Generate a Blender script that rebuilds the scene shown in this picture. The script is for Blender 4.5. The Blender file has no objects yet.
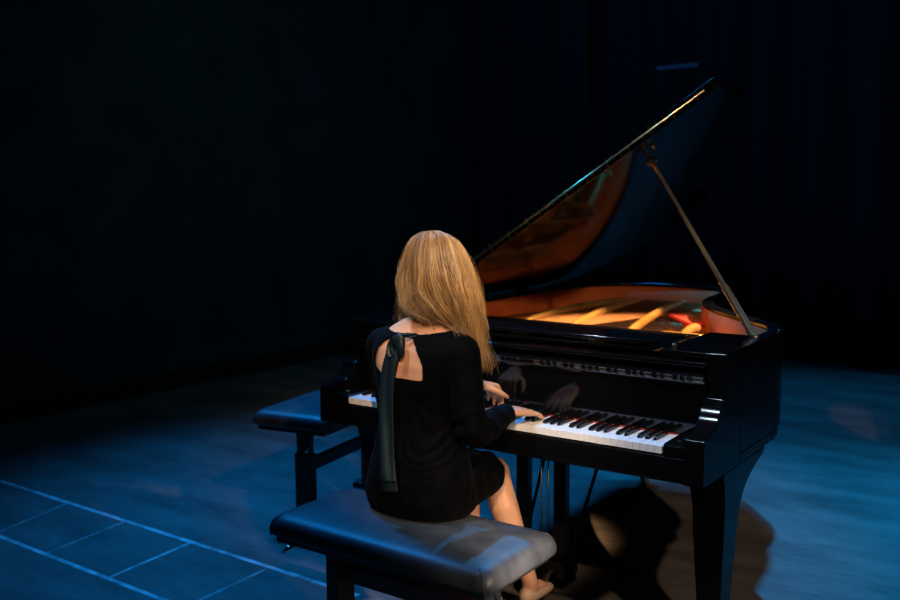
import bpy, bmesh, math, random
from mathutils import Vector, Matrix, noise
random.seed(7)
PI = math.pi
SC = bpy.context.scene
C = SC.collection

# ------------------------------------------------------------------ camera
yaw, pitch, roll, FPX = -0.62, -0.109, -0.006, 945.2
cam_d = bpy.data.cameras.new('camera'); cam = bpy.data.objects.new('camera', cam_d); C.objects.link(cam)
F = Vector((math.sin(yaw)*math.cos(pitch), math.cos(yaw)*math.cos(pitch), math.sin(pitch)))
R = F.cross(Vector((0,0,1))).normalized(); U = R.cross(F)
R2 = R*math.cos(roll)+U*math.sin(roll); U2 = U*math.cos(roll)-R*math.sin(roll)
M = Matrix((R2, U2, -F)).transposed().to_4x4(); M.translation = Vector((1.686, -2.572, 1.469))
cam.matrix_world = M
cam_d.sensor_width = 36; cam_d.lens = FPX*36/900; cam_d.clip_start = 0.05; cam_d.clip_end = 60
cam_d.dof.use_dof = True; cam_d.dof.focus_distance = 2.92; cam_d.dof.aperture_fstop = 2.2
SC.camera = cam

# ------------------------------------------------------------------ world, exposure, lights
w = bpy.data.worlds.new('world'); SC.world = w; w.use_nodes = True
w.node_tree.nodes['Background'].inputs[0].default_value = (0.06, 0.3, 1.0, 1)
w.node_tree.nodes['Background'].inputs[1].default_value = 0.004
SC.view_settings.view_transform = 'Standard'; SC.view_settings.look = 'None'
SC.view_settings.exposure = 0.0; SC.view_settings.gamma = 1.0; SC.view_settings.use_curve_mapping = False

def spot(name, loc, target, power, color, angle, blend=0.5, radius=0.08):
    d = bpy.data.lights.new(name, 'SPOT'); o = bpy.data.objects.new(name, d); C.objects.link(o)
    o.location = loc; d.energy = power; d.color = color; d.spot_size = math.radians(angle); d.spot_blend = blend
    d.shadow_soft_size = radius
    o.rotation_euler = (Vector(target)-Vector(loc)).to_track_quat('-Z', 'Y').to_euler()
    return o
spot('blue_back_spot', (-1.7, 4.3, 5.8), (2.0, 1.0, 0), 8600, (0.005, 0.172, 0.44), 44, 1.0, 0.06)
spot('blue_rear_spot', (-2.2, 5.3, 5.9), (0.9, 3.4, 0), 2000, (0.005, 0.165, 0.46), 50, 1.0, 0.2)  # unseen second blue spot, added to fill the floor at the rear
spot('blue_left_spot', (-3.6, 1.3, 5.6), (-0.9, 0.7, 0), 4000, (0.004, 0.15, 0.50), 48, 1.0, 0.40)
spot('pale_top_spot', (-1.0, -1.7, 5.7), (0.16, 0.08, 0.80), 850, (0.58, 0.78, 1.0), 16, 0.5, 0.05)
spot('warm_side_spot', (2.6, -3.9, 4.1), (0.04, -0.16, 0.95), 950, (1.0, 0.70, 0.44), 11.5, 0.5, 0.05)
spot('warm_low_spot', (4.3, -2.3, 1.55), (0.22, -0.18, 0.44), 620, (1.0, 0.74, 0.52), 11, 0.9, 0.04)
spot('warm_hair_spot', (4.4, -1.0, 3.9), (-0.02, -0.17, 1.20), 700, (1.0, 0.74, 0.48), 4.2, 0.9, 0.04)  # unseen narrow spot, added for contrast in the hair
spot('warm_bench_spot', (3.6, -0.9, 1.9), (0.42, -0.36, 0.44), 2600, (1.0, 0.80, 0.66), 6.5, 0.8, 0.05)  # unseen spot, added only to brighten the bench's right end
spot('warm_inner_spot', (3.0, 2.4, 4.4), (0.15, 1.10, 0.95), 6200, (1.0, 0.60, 0.28), 10.8, 0.6, 0.05)
spot('warm_front_spot', (0.4, -4.2, 3.3), (0.25, 1.30, 0.90), 800, (1.0, 0.56, 0.28), 5.6, 0.5, 0.05)
spot('amber_wash_spot', (3.9, -2.3, 4.3), (0.24, 0.65, 0.90), 480, (1.0, 0.74, 0.56), 26, 0.6, 0.08)
spot('wall_glow_spot', (-1.5, 1.5, 5.6), (-4.2, 2.9, 0.9), 60, (0.10, 0.50, 0.6), 60, 1.0, 0.3)
spot('curtain_fill_spot', (-1.2, 1.5, 6.0), (-1.0, 5.8, 2.6), 120, (0.02, 0.32, 0.8), 105, 1.0, 0.3)  # unseen fill, added to lift the back curtains out of black

ad_ = bpy.data.lights.new('ambient_fill', 'AREA'); ad_.shape = 'RECTANGLE'; ad_.size = 9; ad_.size_y = 9; ad_.energy = 15; ad_.color = (0.16, 0.45, 1.0)  # unseen overhead area light, added as dim fill to lift the blacks
ao_ = bpy.data.objects.new('ambient_fill', ad_); C.objects.link(ao_); ao_.location = (0.6, 0.3, 6.1)
# ------------------------------------------------------------------ materials
def mat(name, col, rough=0.5, metal=0.0, coat=0.0, spec=0.5, noise_amt=0.0, nscale=20, bump=0.0, bscale=200, sheen=0.0, col2=None, sss=0.0):
    m = bpy.data.materials.new(name); m.use_nodes = True; nt = m.node_tree; b = nt.nodes['Principled BSDF']
    b.inputs['Base Color'].default_value = (*col, 1); b.inputs['Roughness'].default_value = rough
    b.inputs['Metallic'].default_value = metal; b.inputs['Coat Weight'].default_value = coat
    b.inputs['Coat Roughness'].default_value = 0.03; b.inputs['Specular IOR Level'].default_value = spec
    b.inputs['Sheen Weight'].default_value = sheen
    if sss:
        b.inputs['Subsurface Weight'].default_value = sss; b.inputs['Subsurface Scale'].default_value = 0.01
        b.inputs['Subsurface Radius'].default_value = (1, .35, .2)
    tc = nt.nodes.new('ShaderNodeTexCoord')
    if noise_amt or col2:
        n = nt.nodes.new('ShaderNodeTexNoise'); n.inputs['Scale'].default_value = nscale; n.inputs['Detail'].default_value = 6
        nt.links.new(tc.outputs['Object'], n.inputs['Vector'])
        mx = nt.nodes.new('ShaderNodeMix'); mx.data_type = 'RGBA'
        c2 = col2 or tuple(min(1, c*(1+noise_amt)) for c in col)
        mx.inputs[6].default_value = (*col, 1); mx.inputs[7].default_value = (*c2, 1)
        mr = nt.nodes.new('ShaderNodeMapRange'); mr.inputs[1].default_value = .35; mr.inputs[2].default_value = .68
        nt.links.new(n.outputs['Fac'], mr.inputs[0]); nt.links.new(mr.outputs[0], mx.inputs[0])
        nt.links.new(mx.outputs[2], b.inputs['Base Color'])
    if bump:
        n2 = nt.nodes.new('ShaderNodeTexNoise'); n2.inputs['Scale'].default_value = bscale; n2.inputs['Detail'].default_value = 5
        nt.links.new(tc.outputs['Object'], n2.inputs['Vector'])
        bp = nt.nodes.new('ShaderNodeBump'); bp.inputs['Strength'].default_value = bump; bp.inputs['Distance'].default_value = 0.002
        nt.links.new(n2.outputs['Fac'], bp.inputs['Height']); nt.links.new(bp.outputs[0], b.inputs['Normal'])
    return m

def floor_mat():
    m = bpy.data.materials.new('stage_floor'); m.use_nodes = True; nt = m.node_tree; b = nt.nodes['Principled BSDF']
    L = nt.links.new; N = nt.nodes.new
    tc = N('ShaderNodeTexCoord'); mp = N('ShaderNodeMapping'); mp.inputs['Scale'].default_value = (0.5, 1.6, 1)
    mp.inputs['Rotation'].default_value = (0, 0, 0.12)
    L(tc.outputs['Object'], mp.inputs[0])
    n = N('ShaderNodeTexNoise'); n.inputs['Scale'].default_value = 2.6; n.inputs['Detail'].default_value = 9; n.inputs['Roughness'].default_value = .62
    L(mp.outputs[0], n.inputs['Vector'])
    n2 = N('ShaderNodeTexNoise'); n2.inputs['Scale'].default_value = 26; n2.inputs['Detail'].default_value = 8; n2.inputs['Roughness'].default_value = .7
    L(mp.outputs[0], n2.inputs['Vector'])
    ad = N('ShaderNodeMath'); ad.operation = 'MULTIPLY_ADD'; ad.inputs[1].default_value = .45
    L(n2.outputs['Fac'], ad.inputs[0]); L(n.outputs['Fac'], ad.inputs[2])
    cr = N('ShaderNodeValToRGB'); e = cr.color_ramp.elements
    e[0].position = .50; e[0].color = (.042, .036, .031, 1); e[1].position = .92; e[1].color = (.15, .13, .115, 1)
    L(ad.outputs[0], cr.inputs[0])
    # small pale scuffs
    n3 = N('ShaderNodeTexNoise'); n3.inputs['Scale'].default_value = 9; n3.inputs['Detail'].default_value = 12; n3.inputs['Roughness'].default_value = .8
    mp2 = N('ShaderNodeMapping'); mp2.inputs['Scale'].default_value = (1.0, 2.6, 1); mp2.inputs['Rotation'].default_value = (0, 0, -.5)
    L(tc.outputs['Object'], mp2.inputs[0]); L(mp2.outputs[0], n3.inputs['Vector'])
    mr = N('ShaderNodeMapRange'); mr.inputs[1].default_value = .66; mr.inputs[2].default_value = .74
    L(n3.outputs['Fac'], mr.inputs[0])
    mx = N('ShaderNodeMix'); mx.data_type = 'RGBA'; mx.inputs[7].default_value = (.32, .31, .30, 1)
    ml = N('ShaderNodeMath'); ml.operation = 'MULTIPLY'; ml.inputs[1].default_value = .55
    L(mr.outputs[0], ml.inputs[0]); L(ml.outputs[0], mx.inputs[0]); L(cr.outputs[0], mx.inputs[6]); L(mx.outputs[2], b.inputs['Base Color'])
    b.inputs['Roughness'].default_value = .6; b.inputs['Specular IOR Level'].default_value = .25
    bp = N('ShaderNodeBump'); bp.inputs['Strength'].default_value = .15; bp.inputs['Distance'].default_value = .003
    L(n2.outputs['Fac'], bp.inputs['Height']); L(bp.outputs[0], b.inputs['Normal'])
    return m

M_FLOOR = floor_mat()
M_TAPE = mat('worn_white_tape', (.55, .55, .55), .7, col2=(.16, .16, .16), nscale=14)
M_TAPE2 = mat('faded_tape', (.32, .32, .32), .7, col2=(.09, .09, .09), nscale=11)
M_WALL = mat('dark_wall', (.05, .06, .055), .9, col2=(.025, .03, .03), nscale=3)
M_BASE = mat('black_baseboard', (.004, .004, .005), .8)
M_CURT = mat('black_curtain', (.022, .026, .034), .95, spec=.1)
M_LACQ = mat('black_lacquer', (.0025, .0028, .0035), .06, spec=.5)
M_LACQ3 = mat('black_lacquer_case', (.0025, .0028, .0035), .10, spec=.10)
M_LACQ2 = mat('black_lacquer_soft', (.003, .0035, .0045), .2, spec=.18)
M_IVORY = mat('white_key', (.80, .82, .84), .25)
M_EBONY = mat('black_key', (.006, .006, .008), .16)
M_GOLD = mat('gold_plate', (.80, .46, .13), .34, .75, col2=(.62, .33, .08), nscale=9)
M_BRASS = mat('brass', (.85, .60, .28), .28, 1.0)
M_WOOD = mat('mahogany_rim', (.42, .095, .022), .45, col2=(.30, .060, .014), nscale=7, spec=.15)
M_SOUND = mat('soundboard_wood', (.62, .30, .09), .45, col2=(.48, .20, .06), nscale=5, spec=.2)
M_FELT = mat('red_felt', (.45, .03, .018), .95)
M_STEEL = mat('steel_string', (.65, .62, .58), .3, 1.0)
M_COPPER = mat('copper_string', (.72, .36, .16), .35, 1.0)
M_PROP = mat('prop_stick', (.30, .29, .23), .25, .6)  # highlight on a black lacquered stick put into a lighter, part-metal base colour
M_LEATHER = mat('black_leather', (.020, .023, .028), .46, bump=.35, bscale=220, spec=.38, col2=(.042, .046, .052), nscale=13)
M_LEG = mat('bench_metal', (.004, .005, .007), .4)
M_CHROME = mat('chrome', (.8, .8, .8), .15, 1.0)
M_SKIN = mat('skin', (.64, .35, .21), .48, sss=.12, col2=(.58, .29, .17), nscale=6)
M_VELVET = mat('black_velvet', (.0006, .0008, .0014), .8, sheen=.006, bump=.3, bscale=90, spec=.05)
M_SATIN = mat('black_satin_ribbon', (.003, .011, .017), .5, bump=.3, bscale=25, spec=.35)
M_SHOE = mat('nude_leather', (.60, .42, .27), .42)
M_EYEW = mat('eye_white', (.8, .78, .75), .2)
M_LIP = mat('lip', (.50, .16, .13), .45)
M_RUBBER = mat('caster', (.01, .01, .012), .5)

# ------------------------------------------------------------------ helpers
def link(name, me, m, parent=None, smooth=True):
    o = bpy.data.objects.new(name, me); C.objects.link(o)
    if m: me.materials.append(m)
    if smooth:
        for p in me.polygons: p.use_smooth = True
    if parent: o.parent = parent
    return o
def obj(name, bm, m, parent=None, smooth=False, bevel=0, seg=3):
    me = bpy.data.meshes.new(name); bmesh.ops.recalc_face_normals(bm, faces=bm.faces); bm.to_mesh(me); bm.free()
    o = link(name, me, m, parent, smooth)
    if bevel:
        b = o.modifiers.new('bevel', 'BEVEL'); b.width = bevel; b.segments = seg; b.limit_method = 'ANGLE'; b.angle_limit = math.radians(40)
        for p in me.polygons: p.use_smooth = True
        b.harden_normals = True
    return o
def tag(o, label=None, cat=None, group=None, kind=None):
    if label: o['label'] = label
    if cat: o['category'] = cat
    if group: o['group'] = group
    if kind: o['kind'] = kind
    return o
def empty(name, loc=(0,0,0), rz=0):
    o = bpy.data.objects.new(name, None); C.objects.link(o); o.location = loc; o.rotation_euler = (0,0,rz); o.empty_display_size = .1
    return o
def box(bm, x0, x1, y0, y1, z0, z1, mtx=None):
    vs = [bm.verts.new((x,y,z)) for x in (x0,x1) for y in (y0,y1) for z in (z0,z1)]
    for f in ((0,1,3,2),(4,6,7,5),(0,4,5,1),(2,3,7,6),(0,2,6,4),(1,5,7,3)): bm.faces.new([vs[i] for i in f])
    if mtx:
        for v in vs: v.co = mtx @ v.co
    return vs
def prism(bm, poly, a0, a1, axis='z', mtx=None):
    """extrude 2D poly. axis z: (x,y); axis x: poly is (y,z); axis y: poly is (x,z)"""
    def P(p, a):
        if axis == 'z': return Vector((p[0], p[1], a))
        if axis == 'x': return Vector((a, p[0], p[1]))
        return Vector((p[0], a, p[1]))
    A = [bm.verts.new(P(p, a0)) for p in poly]; B = [bm.verts.new(P(p, a1)) for p in poly]
    if mtx:
        for v in A+B: v.co = mtx @ v.co
    bm.faces.new(A); bm.faces.new(B[::-1])
    n = len(poly)
    for i in range(n): bm.faces.new((A[i], A[(i+1)%n], B[(i+1)%n], B[i]))
def wallstrip(bm, outer, inner, z0, z1, closed=False):
    n = len(outer); V = []
    for o, i in zip(outer, inner):
        V.append([bm.verts.new((o[0],o[1],z0)), bm.verts.new((o[0],o[1],z1)), bm.verts.new((i[0],i[1],z1)), bm.verts.new((i[0],i[1],z0))])
    for k in range(n if closed else n-1):
        a, b = V[k], V[(k+1)%n]
        for q in range(4): bm.faces.new((a[q], a[(q+1)%4], b[(q+1)%4], b[q]))
    if not closed:
        bm.faces.new(V[0]); bm.faces.new(V[-1][::-1])
def tube(bm, pts, rad, sides=12, cap=True, flat=None, up=None):
    """pts list of Vector, rad float/list; flat: list of (ru, rv) with up direction"""
    pts = [Vector(p) for p in pts]; n = len(pts)
    if not isinstance(rad, (list, tuple)): rad = [rad]*n
    T = []
    for i in range(n):
        a = pts[max(0,i-1)]; b = pts[min(n-1,i+1)]; T.append((b-a).normalized())
    ref = Vector(up) if up else (Vector((0,0,1)) if abs(T[0].z) < .9 else Vector((0,1,0)))
    rings = []
    u = (ref - T[0]*ref.dot(T[0])).normalized()
    for i in range(n):
        u = (u - T[i]*u.dot(T[i])).normalized(); v = T[i].cross(u)
        r = rad[i]; ru, rv = (r if isinstance(r, (tuple, list)) else (r, r))
        rings.append([bm.verts.new(pts[i] + u*(ru*math.cos(a)) + v*(rv*math.sin(a))) for a in (2*PI*k/sides for k in range(sides))])
    for i in range(n-1):
        for k in range(sides):
            bm.faces.new((rings[i][k], rings[i][(k+1)%sides], rings[i+1][(k+1)%sides], rings[i+1][k]))
    if cap: bm.faces.new(rings[0][::-1]); bm.faces.new(rings[-1])
def catmull(pts, sub, closed=False):
    n = len(pts); out = []
    P = [Vector(p) for p in pts]
    rng = n if closed else n-1
    for i in range(rng):
        p0 = P[(i-1) % n] if closed or i > 0 else P[0]; p1 = P[i]; p2 = P[(i+1)%n]
        p3 = P[(i+2) % n] if closed or i+2 < n else P[-1]
        for k in range(sub):
            t = k/sub
            out.append(.5*((2*p1)+(p2-p0)*t+(2*p0-5*p1+4*p2-p3)*t*t+(3*p1-p0-3*p2+p3)*t**3))
    if not closed: out.append(P[-1])
    return out
def lathe(bm, prof, cx, cy, sides=24):
    rings = [[bm.verts.new((cx+r*math.cos(2*PI*k/sides), cy+r*math.sin(2*PI*k/sides), z)) for k in range(sides)] for r, z in prof]
    for i in range(len(rings)-1):
        for k in range(sides): bm.faces.new((rings[i][k], rings[i][(k+1)%sides], rings[i+1][(k+1)%sides], rings[i+1][k]))
    bm.faces.new(rings[0][::-1]); bm.faces.new(rings[-1])
def ellipsoid(bm, c, r, seg=20, rot=None):
    res = bmesh.ops.create_uvsphere(bm, u_segments=seg, v_segments=max(8,seg//2+2), radius=1)
    m3 = rot or Matrix.Identity(3)
    for v in res['verts']: v.co = m3 @ Vector((v.co.x*r[0], v.co.y*r[1], v.co.z*r[2])) + Vector(c)

# ------------------------------------------------------------------ setting
def struct(name, bm, m, **k): return tag(obj(name, bm, m, **k), kind='structure')
XL, XR, YB, YF, ZC = -4.25, 6.0, 5.72, -5.5, 6.2
bm = bmesh.new(); box(bm, XL, XR, YF, YB, -.1, 0); struct('floor', bm, M_FLOOR)
bm = bmesh.new(); box(bm, XL-.1, XL, YF, YB+.5, 0, ZC); struct('wall_left', bm, M_WALL)
bm = bmesh.new(); box(bm, XL, XL+.02, YF, YB, 0, .14); struct('baseboard_left', bm, M_BASE)
bm = bmesh.new(); box(bm, XR, XR+.1, YF, YB+.5, 0, ZC); struct('wall_right', bm, M_BASE)
bm = bmesh.new(); box(bm, XL, XR, YF-.1, YF, 0, ZC); struct('wall_front', bm, M_BASE)
bm = bmesh.new(); box(bm, XL, XR, YF, YB+.5, ZC, ZC+.1); struct('ceiling', bm, M_BASE)
bm = bmesh.new(); box(bm, XL, XR, YB+.45, YB+.55, 0, ZC); struct('wall_back', bm, M_BASE)
# hanging stage curtains in front of the back wall: six separate panels
def curtain(x0, x1, label, ph):
    bm = bmesh.new(); n = int((x1-x0)/.03); rows = []
    for zz in [0.015, 1.5, 3.0, 4.5, ZC-.05]:
        rows.append([bm.verts.new((x0+(x1-x0)*i/n, YB+.12+.07*math.sin(i*.42+ph+.3*math.sin(zz))+.03*math.sin(i*.17+ph*2), zz)) for i in range(n+1)])
    for r in range(4):
        for i in range(n): bm.faces.new((rows[r][i], rows[r][i+1], rows[r+1][i+1], rows[r+1][i]))
    o = obj('stage_curtain', bm, M_CURT, smooth=True); o.location.y = .0 if ph in (0,2.1) else .21
    s = o.modifiers.new('thick', 'SOLIDIFY'); s.thickness = .006
    tag(o, label, 'curtain', 'black curtains hanging across the back of the stage')
curtain(-4.2, -2.70, 'dark stage curtain at the far left of the back wall', 0)
curtain(-2.72, -1.1, 'dark stage curtain on the back wall directly behind the raised piano lid', 1.3)
curtain(-1.12, 0.7, 'dark stage curtain on the back wall right of the lid tip, above the blue floor', 2.1)
curtain(0.68, 3.4, 'dark stage curtain at the right edge of the picture on the back wall', 3.3)

# tape lines on the floor
def tape(p, q, wd, m, label):
    p, q = Vector(p), Vector(q); d = (q-p).normalized(); nrm = Vector((-d.y, d.x)); bm = bmesh.new()
    n = 24; L = []; Rr = []
    for i in range(n+1):
        c = p.lerp(q, i/n); j = (noise.noise(Vector((c.x*6, c.y*6, 3)))*.25+1)*wd/2
        L.append((c+nrm*j)[:]); Rr.append((c-nrm*j)[:])
    prism(bm, L+Rr[::-1], .0002, .0012)
    tag(obj('floor_tape', bm, m), label, 'tape line', 'worn white tape lines on the stage floor')
tape((-3.4, -.015), (-.55, -.035), .022, M_TAPE, 'longest white tape line on the floor, running towards the front bench leg')
tape((-2.95, -.455), (-.95, -.475), .022, M_TAPE, 'second long white tape line, nearest the lower left corner of the picture')
tape((-2.42, -.02), (-2.30, -.455), .014, M_TAPE2, 'faint short cross line at the left picture edge between two long tape lines')
tape((-1.965, -.02), (-1.90, -.455), .014, M_TAPE2, 'second short cross line from the left between two long tape lines')
tape((-1.50, -.035), (-1.46, -.465), .016, M_TAPE, 'bright short cross line in the middle between the two long tape lines')
tape((-1.02, -.035), (-1.0, -.475), .016, M_TAPE2, 'short cross tape line nearest the front bench')

# faint blue lamp bar hanging far behind
t = empty('stage_lamp_bar', (-1.58, 5.45, 2.58)); tag(t, 'small dim blue lamp bar hanging in the dark above the raised piano lid', 'stage lamp')
bm = bmesh.new(); box(bm, -.22, .22, -.02, .02, -.02, .03); obj('housing', bm, M_LEG, t, bevel=.006)
mb = bpy.data.materials.new('dim_blue_lamp'); mb.use_nodes = True; bb = mb.node_tree.nodes['Principled BSDF']
bb.inputs['Base Color'].default_value = (.01,.03,.08,1); bb.inputs['Emission Color'].default_value = (.03,.16,.6,1); bb.inputs['Emission Strength'].default_value = .05
bm = bmesh.new(); box(bm, -.19, .19, -.024, -.019, -.012, .018); obj('lamp_strip', bm, mb, t)
bm = bmesh.new(); tube(bm, [(-.15,0,.03), (-.15,0,3.62)], .004, 6); tube(bm, [(.15,0,.03), (.15,0,3.62)], .004, 6); obj('hanging_wire', bm, M_LEG, t)

# ------------------------------------------------------------------ grand piano
W = .745; YA = -.014; YBK = .158; ZT = 1.0
piano = empty('grand_piano', (0,0,0))
tag(piano, 'glossy black concert grand piano with its lid raised on a prop stick', 'piano')
side = [(.745,.45),(.745,.62),(.738,.74),(.70,.86),(.60,.985),(.48,1.11),(.345,1.27),(.24,1.44),(.185,1.62),(.165,1.80),(.14,1.97),(.06,2.11),(-.09,2.19),(-.28,2.205),(-.47,2.15),(-.62,2.03),(-.71,1.86),(-.745,1.65)]
curve = [(v.x, v.y) for v in catmull([(a,b,0) for a,b in side], 6)]
outl = [(.745, .3005)] + curve + [(-.745, 1.2), (-.745,.7), (-.745, .3005)]
def offset(pts, d):
    out = []
    n = len(pts)
    for i in range(n):
        a = Vector(pts[max(0,i-1)]); b = Vector(pts[min(n-1,i+1)]); t_ = (b-a).normalized(); nn = Vector((-t_.y, t_.x))
        out.append((pts[i][0]+nn.x*d, pts[i][1]+nn.y*d))
    return out
inn = offset(outl, .016); inn2 = offset(outl, .052)
bm = bmesh.new(); wallstrip(bm, outl, inn, .665, ZT); wallstrip(bm, outl, offset(outl,.05), ZT-.016, ZT-.0005)
obj('rim', bm, M_LACQ3, piano, bevel=.003)
k0 = 1; bm = bmesh.new(); ii = [p for p in inn]
wallstrip(bm, offset(outl,.0162)[1:-1], inn2[1:-1], .70, ZT-.017); obj('inner_rim', bm, M_WOOD, piano, smooth=True)
bm = bmesh.new(); prism(bm, inn2, .80, .812); obj('soundboard', bm, M_SOUND, piano)
bm = bmesh.new(); box(bm, -.682,.682, YA+.004, .62, .634, .664); obj('keybed', bm, M_LACQ, piano)
# braces below
bm = bmesh.new()
for x0,x1 in ((-.5,-.2),(0,.0),(.45,.12)): box(bm, min(x0,x1)-.03, min(x0,x1)+.03, .6, 1.9, .67, .78)
obj('brace', bm, M_WOOD, piano)
# plinth moulding under the right and left side
# arms (cheeks) with scroll profile (y,z)
scroll = [(YA,.632),(YA,.752),(YA+.004,.765),(YA+.014,.773),(YA+.030,.775),(YA+.052,.777),(YA+.078,.784),(YA+.102,.798),(YA+.122,.820),(YA+.132,.838),(YA+.139,.842),(YA+.150,.848),(YBK-.004,.862),(YBK,.885),(YBK,ZT-.006),(YBK+.006,ZT),(.300,ZT),(.300,.632)]
for s in (1,-1):
    bm = bmesh.new(); a, b = sorted((s*.745, s*.683)); prism(bm, scroll, a, b, 'x'); obj('arm', bm, M_LACQ3, piano, bevel=.0035)
    bm = bmesh.new(); a, b = sorted((s*.682, s*.617))
    prism(bm, [(YA+.012,.665),(YA+.012,.738),(YA+.02,.745),(.10,.747),(.155,.748),(.155,.665)], a, b, 'x'); obj('key_block', bm, M_LACQ, piano, bevel=.003)
    bm = bmesh.new(); lathe(bm, [(.006,.746),(.006,.7495),(.002,.7505)], s*.65, .04, 14); obj('key_block_screw', bm, M_BRASS, piano)
    # lower side moulding running back under the rim
    bm = bmesh.new(); a, b = sorted((s*.7445, s*.70)); prism(bm, [(.301,.632),(.66,.632),(.70,.645),(.70,.664),(.301,.664)], a, b, 'x'); obj('side_moulding', bm, M_LACQ3, piano, bevel=.003)
bm = bmesh.new(); prism(bm, [(YA+.006,.640),(YA+.006,.700),(YA+.010,.706),(YA+.022,.708),(YA+.022,.640)], -.682, .682, 'x'); obj('key_slip', bm, M_LACQ, piano, bevel=.002)
# keys
wk = .02355
for i in range(52):
    x0 = -52*wk/2+i*wk; cut = []
    n7 = (i+5) % 7   # 0=C
    bl = n7 in (1,2,4,5,6); br = n7 in (0,1,3,4,5)
    if i == 0: bl = False
    if i == 51: br = False
    if i == 0: br = True
    g = .0006
    l2 = x0+g+(.0062 if bl else 0); r2 = x0+wk-g-(.0062 if br else 0)
    poly = [(x0+g,0),(x0+wk-g,0),(x0+wk-g,.05),(r2,.05),(r2,.149),(l2,.149),(l2,.05),(x0+g,.05)]
    # remove duplicate points
    pp = []
    for p in poly:
        if not pp or (abs(p[0]-pp[-1][0]) > 1e-6 or abs(p[1]-pp[-1][1]) > 1e-6): pp.append(p)
    bm = bmesh.new(); prism(bm, pp, .712, .735); o = obj('white_key', bm, M_IVORY, piano, bevel=.0007, seg=2)
for i in range(51):
    n7 = (i+5) % 7
    if n7 in (0,1,3,4,5):
        xc = -52*wk/2+(i+1)*wk + {0:-.002,1:.002,3:-.003,4:0,5:.003}[n7]
        bm = bmesh.new()
        vs = []
        def ring(y, hw, z): return [bm.verts.new((xc-hw, y, z)), bm.verts.new((xc+hw, y, z))]
        A = ring(.0505,.0055,.7352); B = ring(.0515,.0052,.741); D = ring(.0575,.0045,.7465); E = ring(.147,.0045,.748); G = ring(.147,.0055,.7352)
        for P_, Q_ in ((A,B),(B,D),(D,E),(E,G)): bm.faces.new((P_[0],P_[1],Q_[1],Q_[0]))
        for s in (0,1): bm.faces.new([A[s],B[s],D[s],E[s],G[s]])
        bm.faces.new((A[0],G[0],G[1],A[1]))
        obj('black_key', bm, M_EBONY, piano, bevel=.0012, seg=2)
bm = bmesh.new(); box(bm, -.617,.617,.1495,.1545,.72,.7385); obj('nameboard_felt', bm, M_FELT, piano)
# fallboard: mirror face then forward curling lip
fb = [(.1555,.741),(.1555,.893)]
for k in range(9):
    a = k/8*math.radians(58); fb.append((.1555-.030*(1-math.cos(a)), .893+.030*math.sin(a)))
fb += [(.1375,.925),(.1400,.930),(.150,.932),(.176,.932),(.178,.741)]
bm = bmesh.new(); prism(bm, fb, -.682, .682, 'x'); obj('fallboard', bm, M_LACQ, piano, bevel=.0008, seg=2)
# music shelf (wide lower board), side boards, folded music desk
bm = bmesh.new(); box(bm, -.683,.683,.150,.50,.952,.966); obj('shelf_board', bm, M_LACQ, piano, bevel=.004)
bm = bmesh.new(); box(bm, -.683,.683,.180,.198,.93,.953); obj('shelf_rail', bm, M_LACQ, piano, bevel=.002)
for s in (1,-1):
    bm = bmesh.new(); a,b = sorted((s*.53, s*.70)); prism(bm, [(a,.165),(b,.165),(b,.60),(a,.60)], .978, .996); obj('side_shelf', bm, M_LACQ, piano, bevel=.005)
desk = [(-.50,.17),(.48,.17),(.505,.18),(.515,.205),(.50,.235),(.47,.25),(.44,.275),(.42,.31),(.38,.335),(-.38,.335),(-.44,.29),(-.51,.235),(-.51,.185)]
bm = bmesh.new(); prism(bm, desk, 1.004, 1.019); obj('music_desk', bm, M_LACQ, piano, bevel=.005)
bm = bmesh.new(); box(bm, -.5,.5,.175,.47,.983,.995); obj('music_desk_tray', bm, M_LACQ, piano, bevel=.004)
for x in (-.3,.0,.3):
    bm = bmesh.new(); box(bm, x-.03,x+.03,.19,.30,.9955,1.0035); obj('desk_hinge', bm, M_BRASS, piano)
bm = bmesh.new(); lathe(bm, [(.008,.997),(.008,1.006),(.004,1.009)], .56, .21, 16); obj('shelf_knob', bm, M_BRASS, piano)

# ---- iron plate and strings
inn3 = offset(outl, .070)
bm = bmesh.new(); prism(bm, [(-.66,.50),(.66,.50),(.66,.60),(.62,.74),(.2,.80),(-.66,.86)], .885, .905)
obj('pin_block_plate', bm, M_GOLD, piano, bevel=.006)
ring_i = [p for p in offset(outl, .060)[4:-2]]; ring_j = [p for p in offset(outl, .135)[4:-2]]
bm = bmesh.new(); wallstrip(bm, ring_i, ring_j, .865, .885); obj('plate_flange', bm, M_GOLD, piano, bevel=.004)
def inside(x, y, margin):
    # polygon test with rough margin
    poly = offset(outl, margin); c = False; n = len(poly)
    for i in range(n):
        x1,y1 = poly[i]; x2,y2 = poly[i-1]
        if (y1>y) != (y2>y) and x < (x2-x1)*(y-y1)/(y2-y1+1e-12)+x1: c = not c
    return c
def to_edge(x0, y0, dx, dy, margin):
    t_ = 0
    while inside(x0+dx*t_, y0+dy*t_, margin) and t_ < 2: t_ += .01
    return t_
struts = [(.60,.66,-.20), (.36,.70,-.19), (.12,.74,-.20), (-.16,.78,-.16), (-.42,.80,.0)]
for x, y, sl in struts:
    d = Vector((sl,1)).normalized(); L_ = to_edge(x, y, d.x, d.y, .10)
    bm = bmesh.new(); pts = [Vector((x+d.x*L_*k/6, y+d.y*L_*k/6, .905+.035*math.sin(PI*k/6)**.6)) for k in range(7)]
    tube(bm, pts, [(.020,.015)]*7, 8); obj('plate_strut', bm, M_GOLD, piano, bevel=0, smooth=True)
for x,y in ((.55,.56),(.3,.6),(0,.62),(-.3,.66),(-.55,.7)):
    bm = bmesh.new(); lathe(bm, [(.016,.905),(.016,.915),(.010,.922)], x, y-.03, 18); obj('plate_bolt', bm, M_BRASS, piano)
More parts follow.
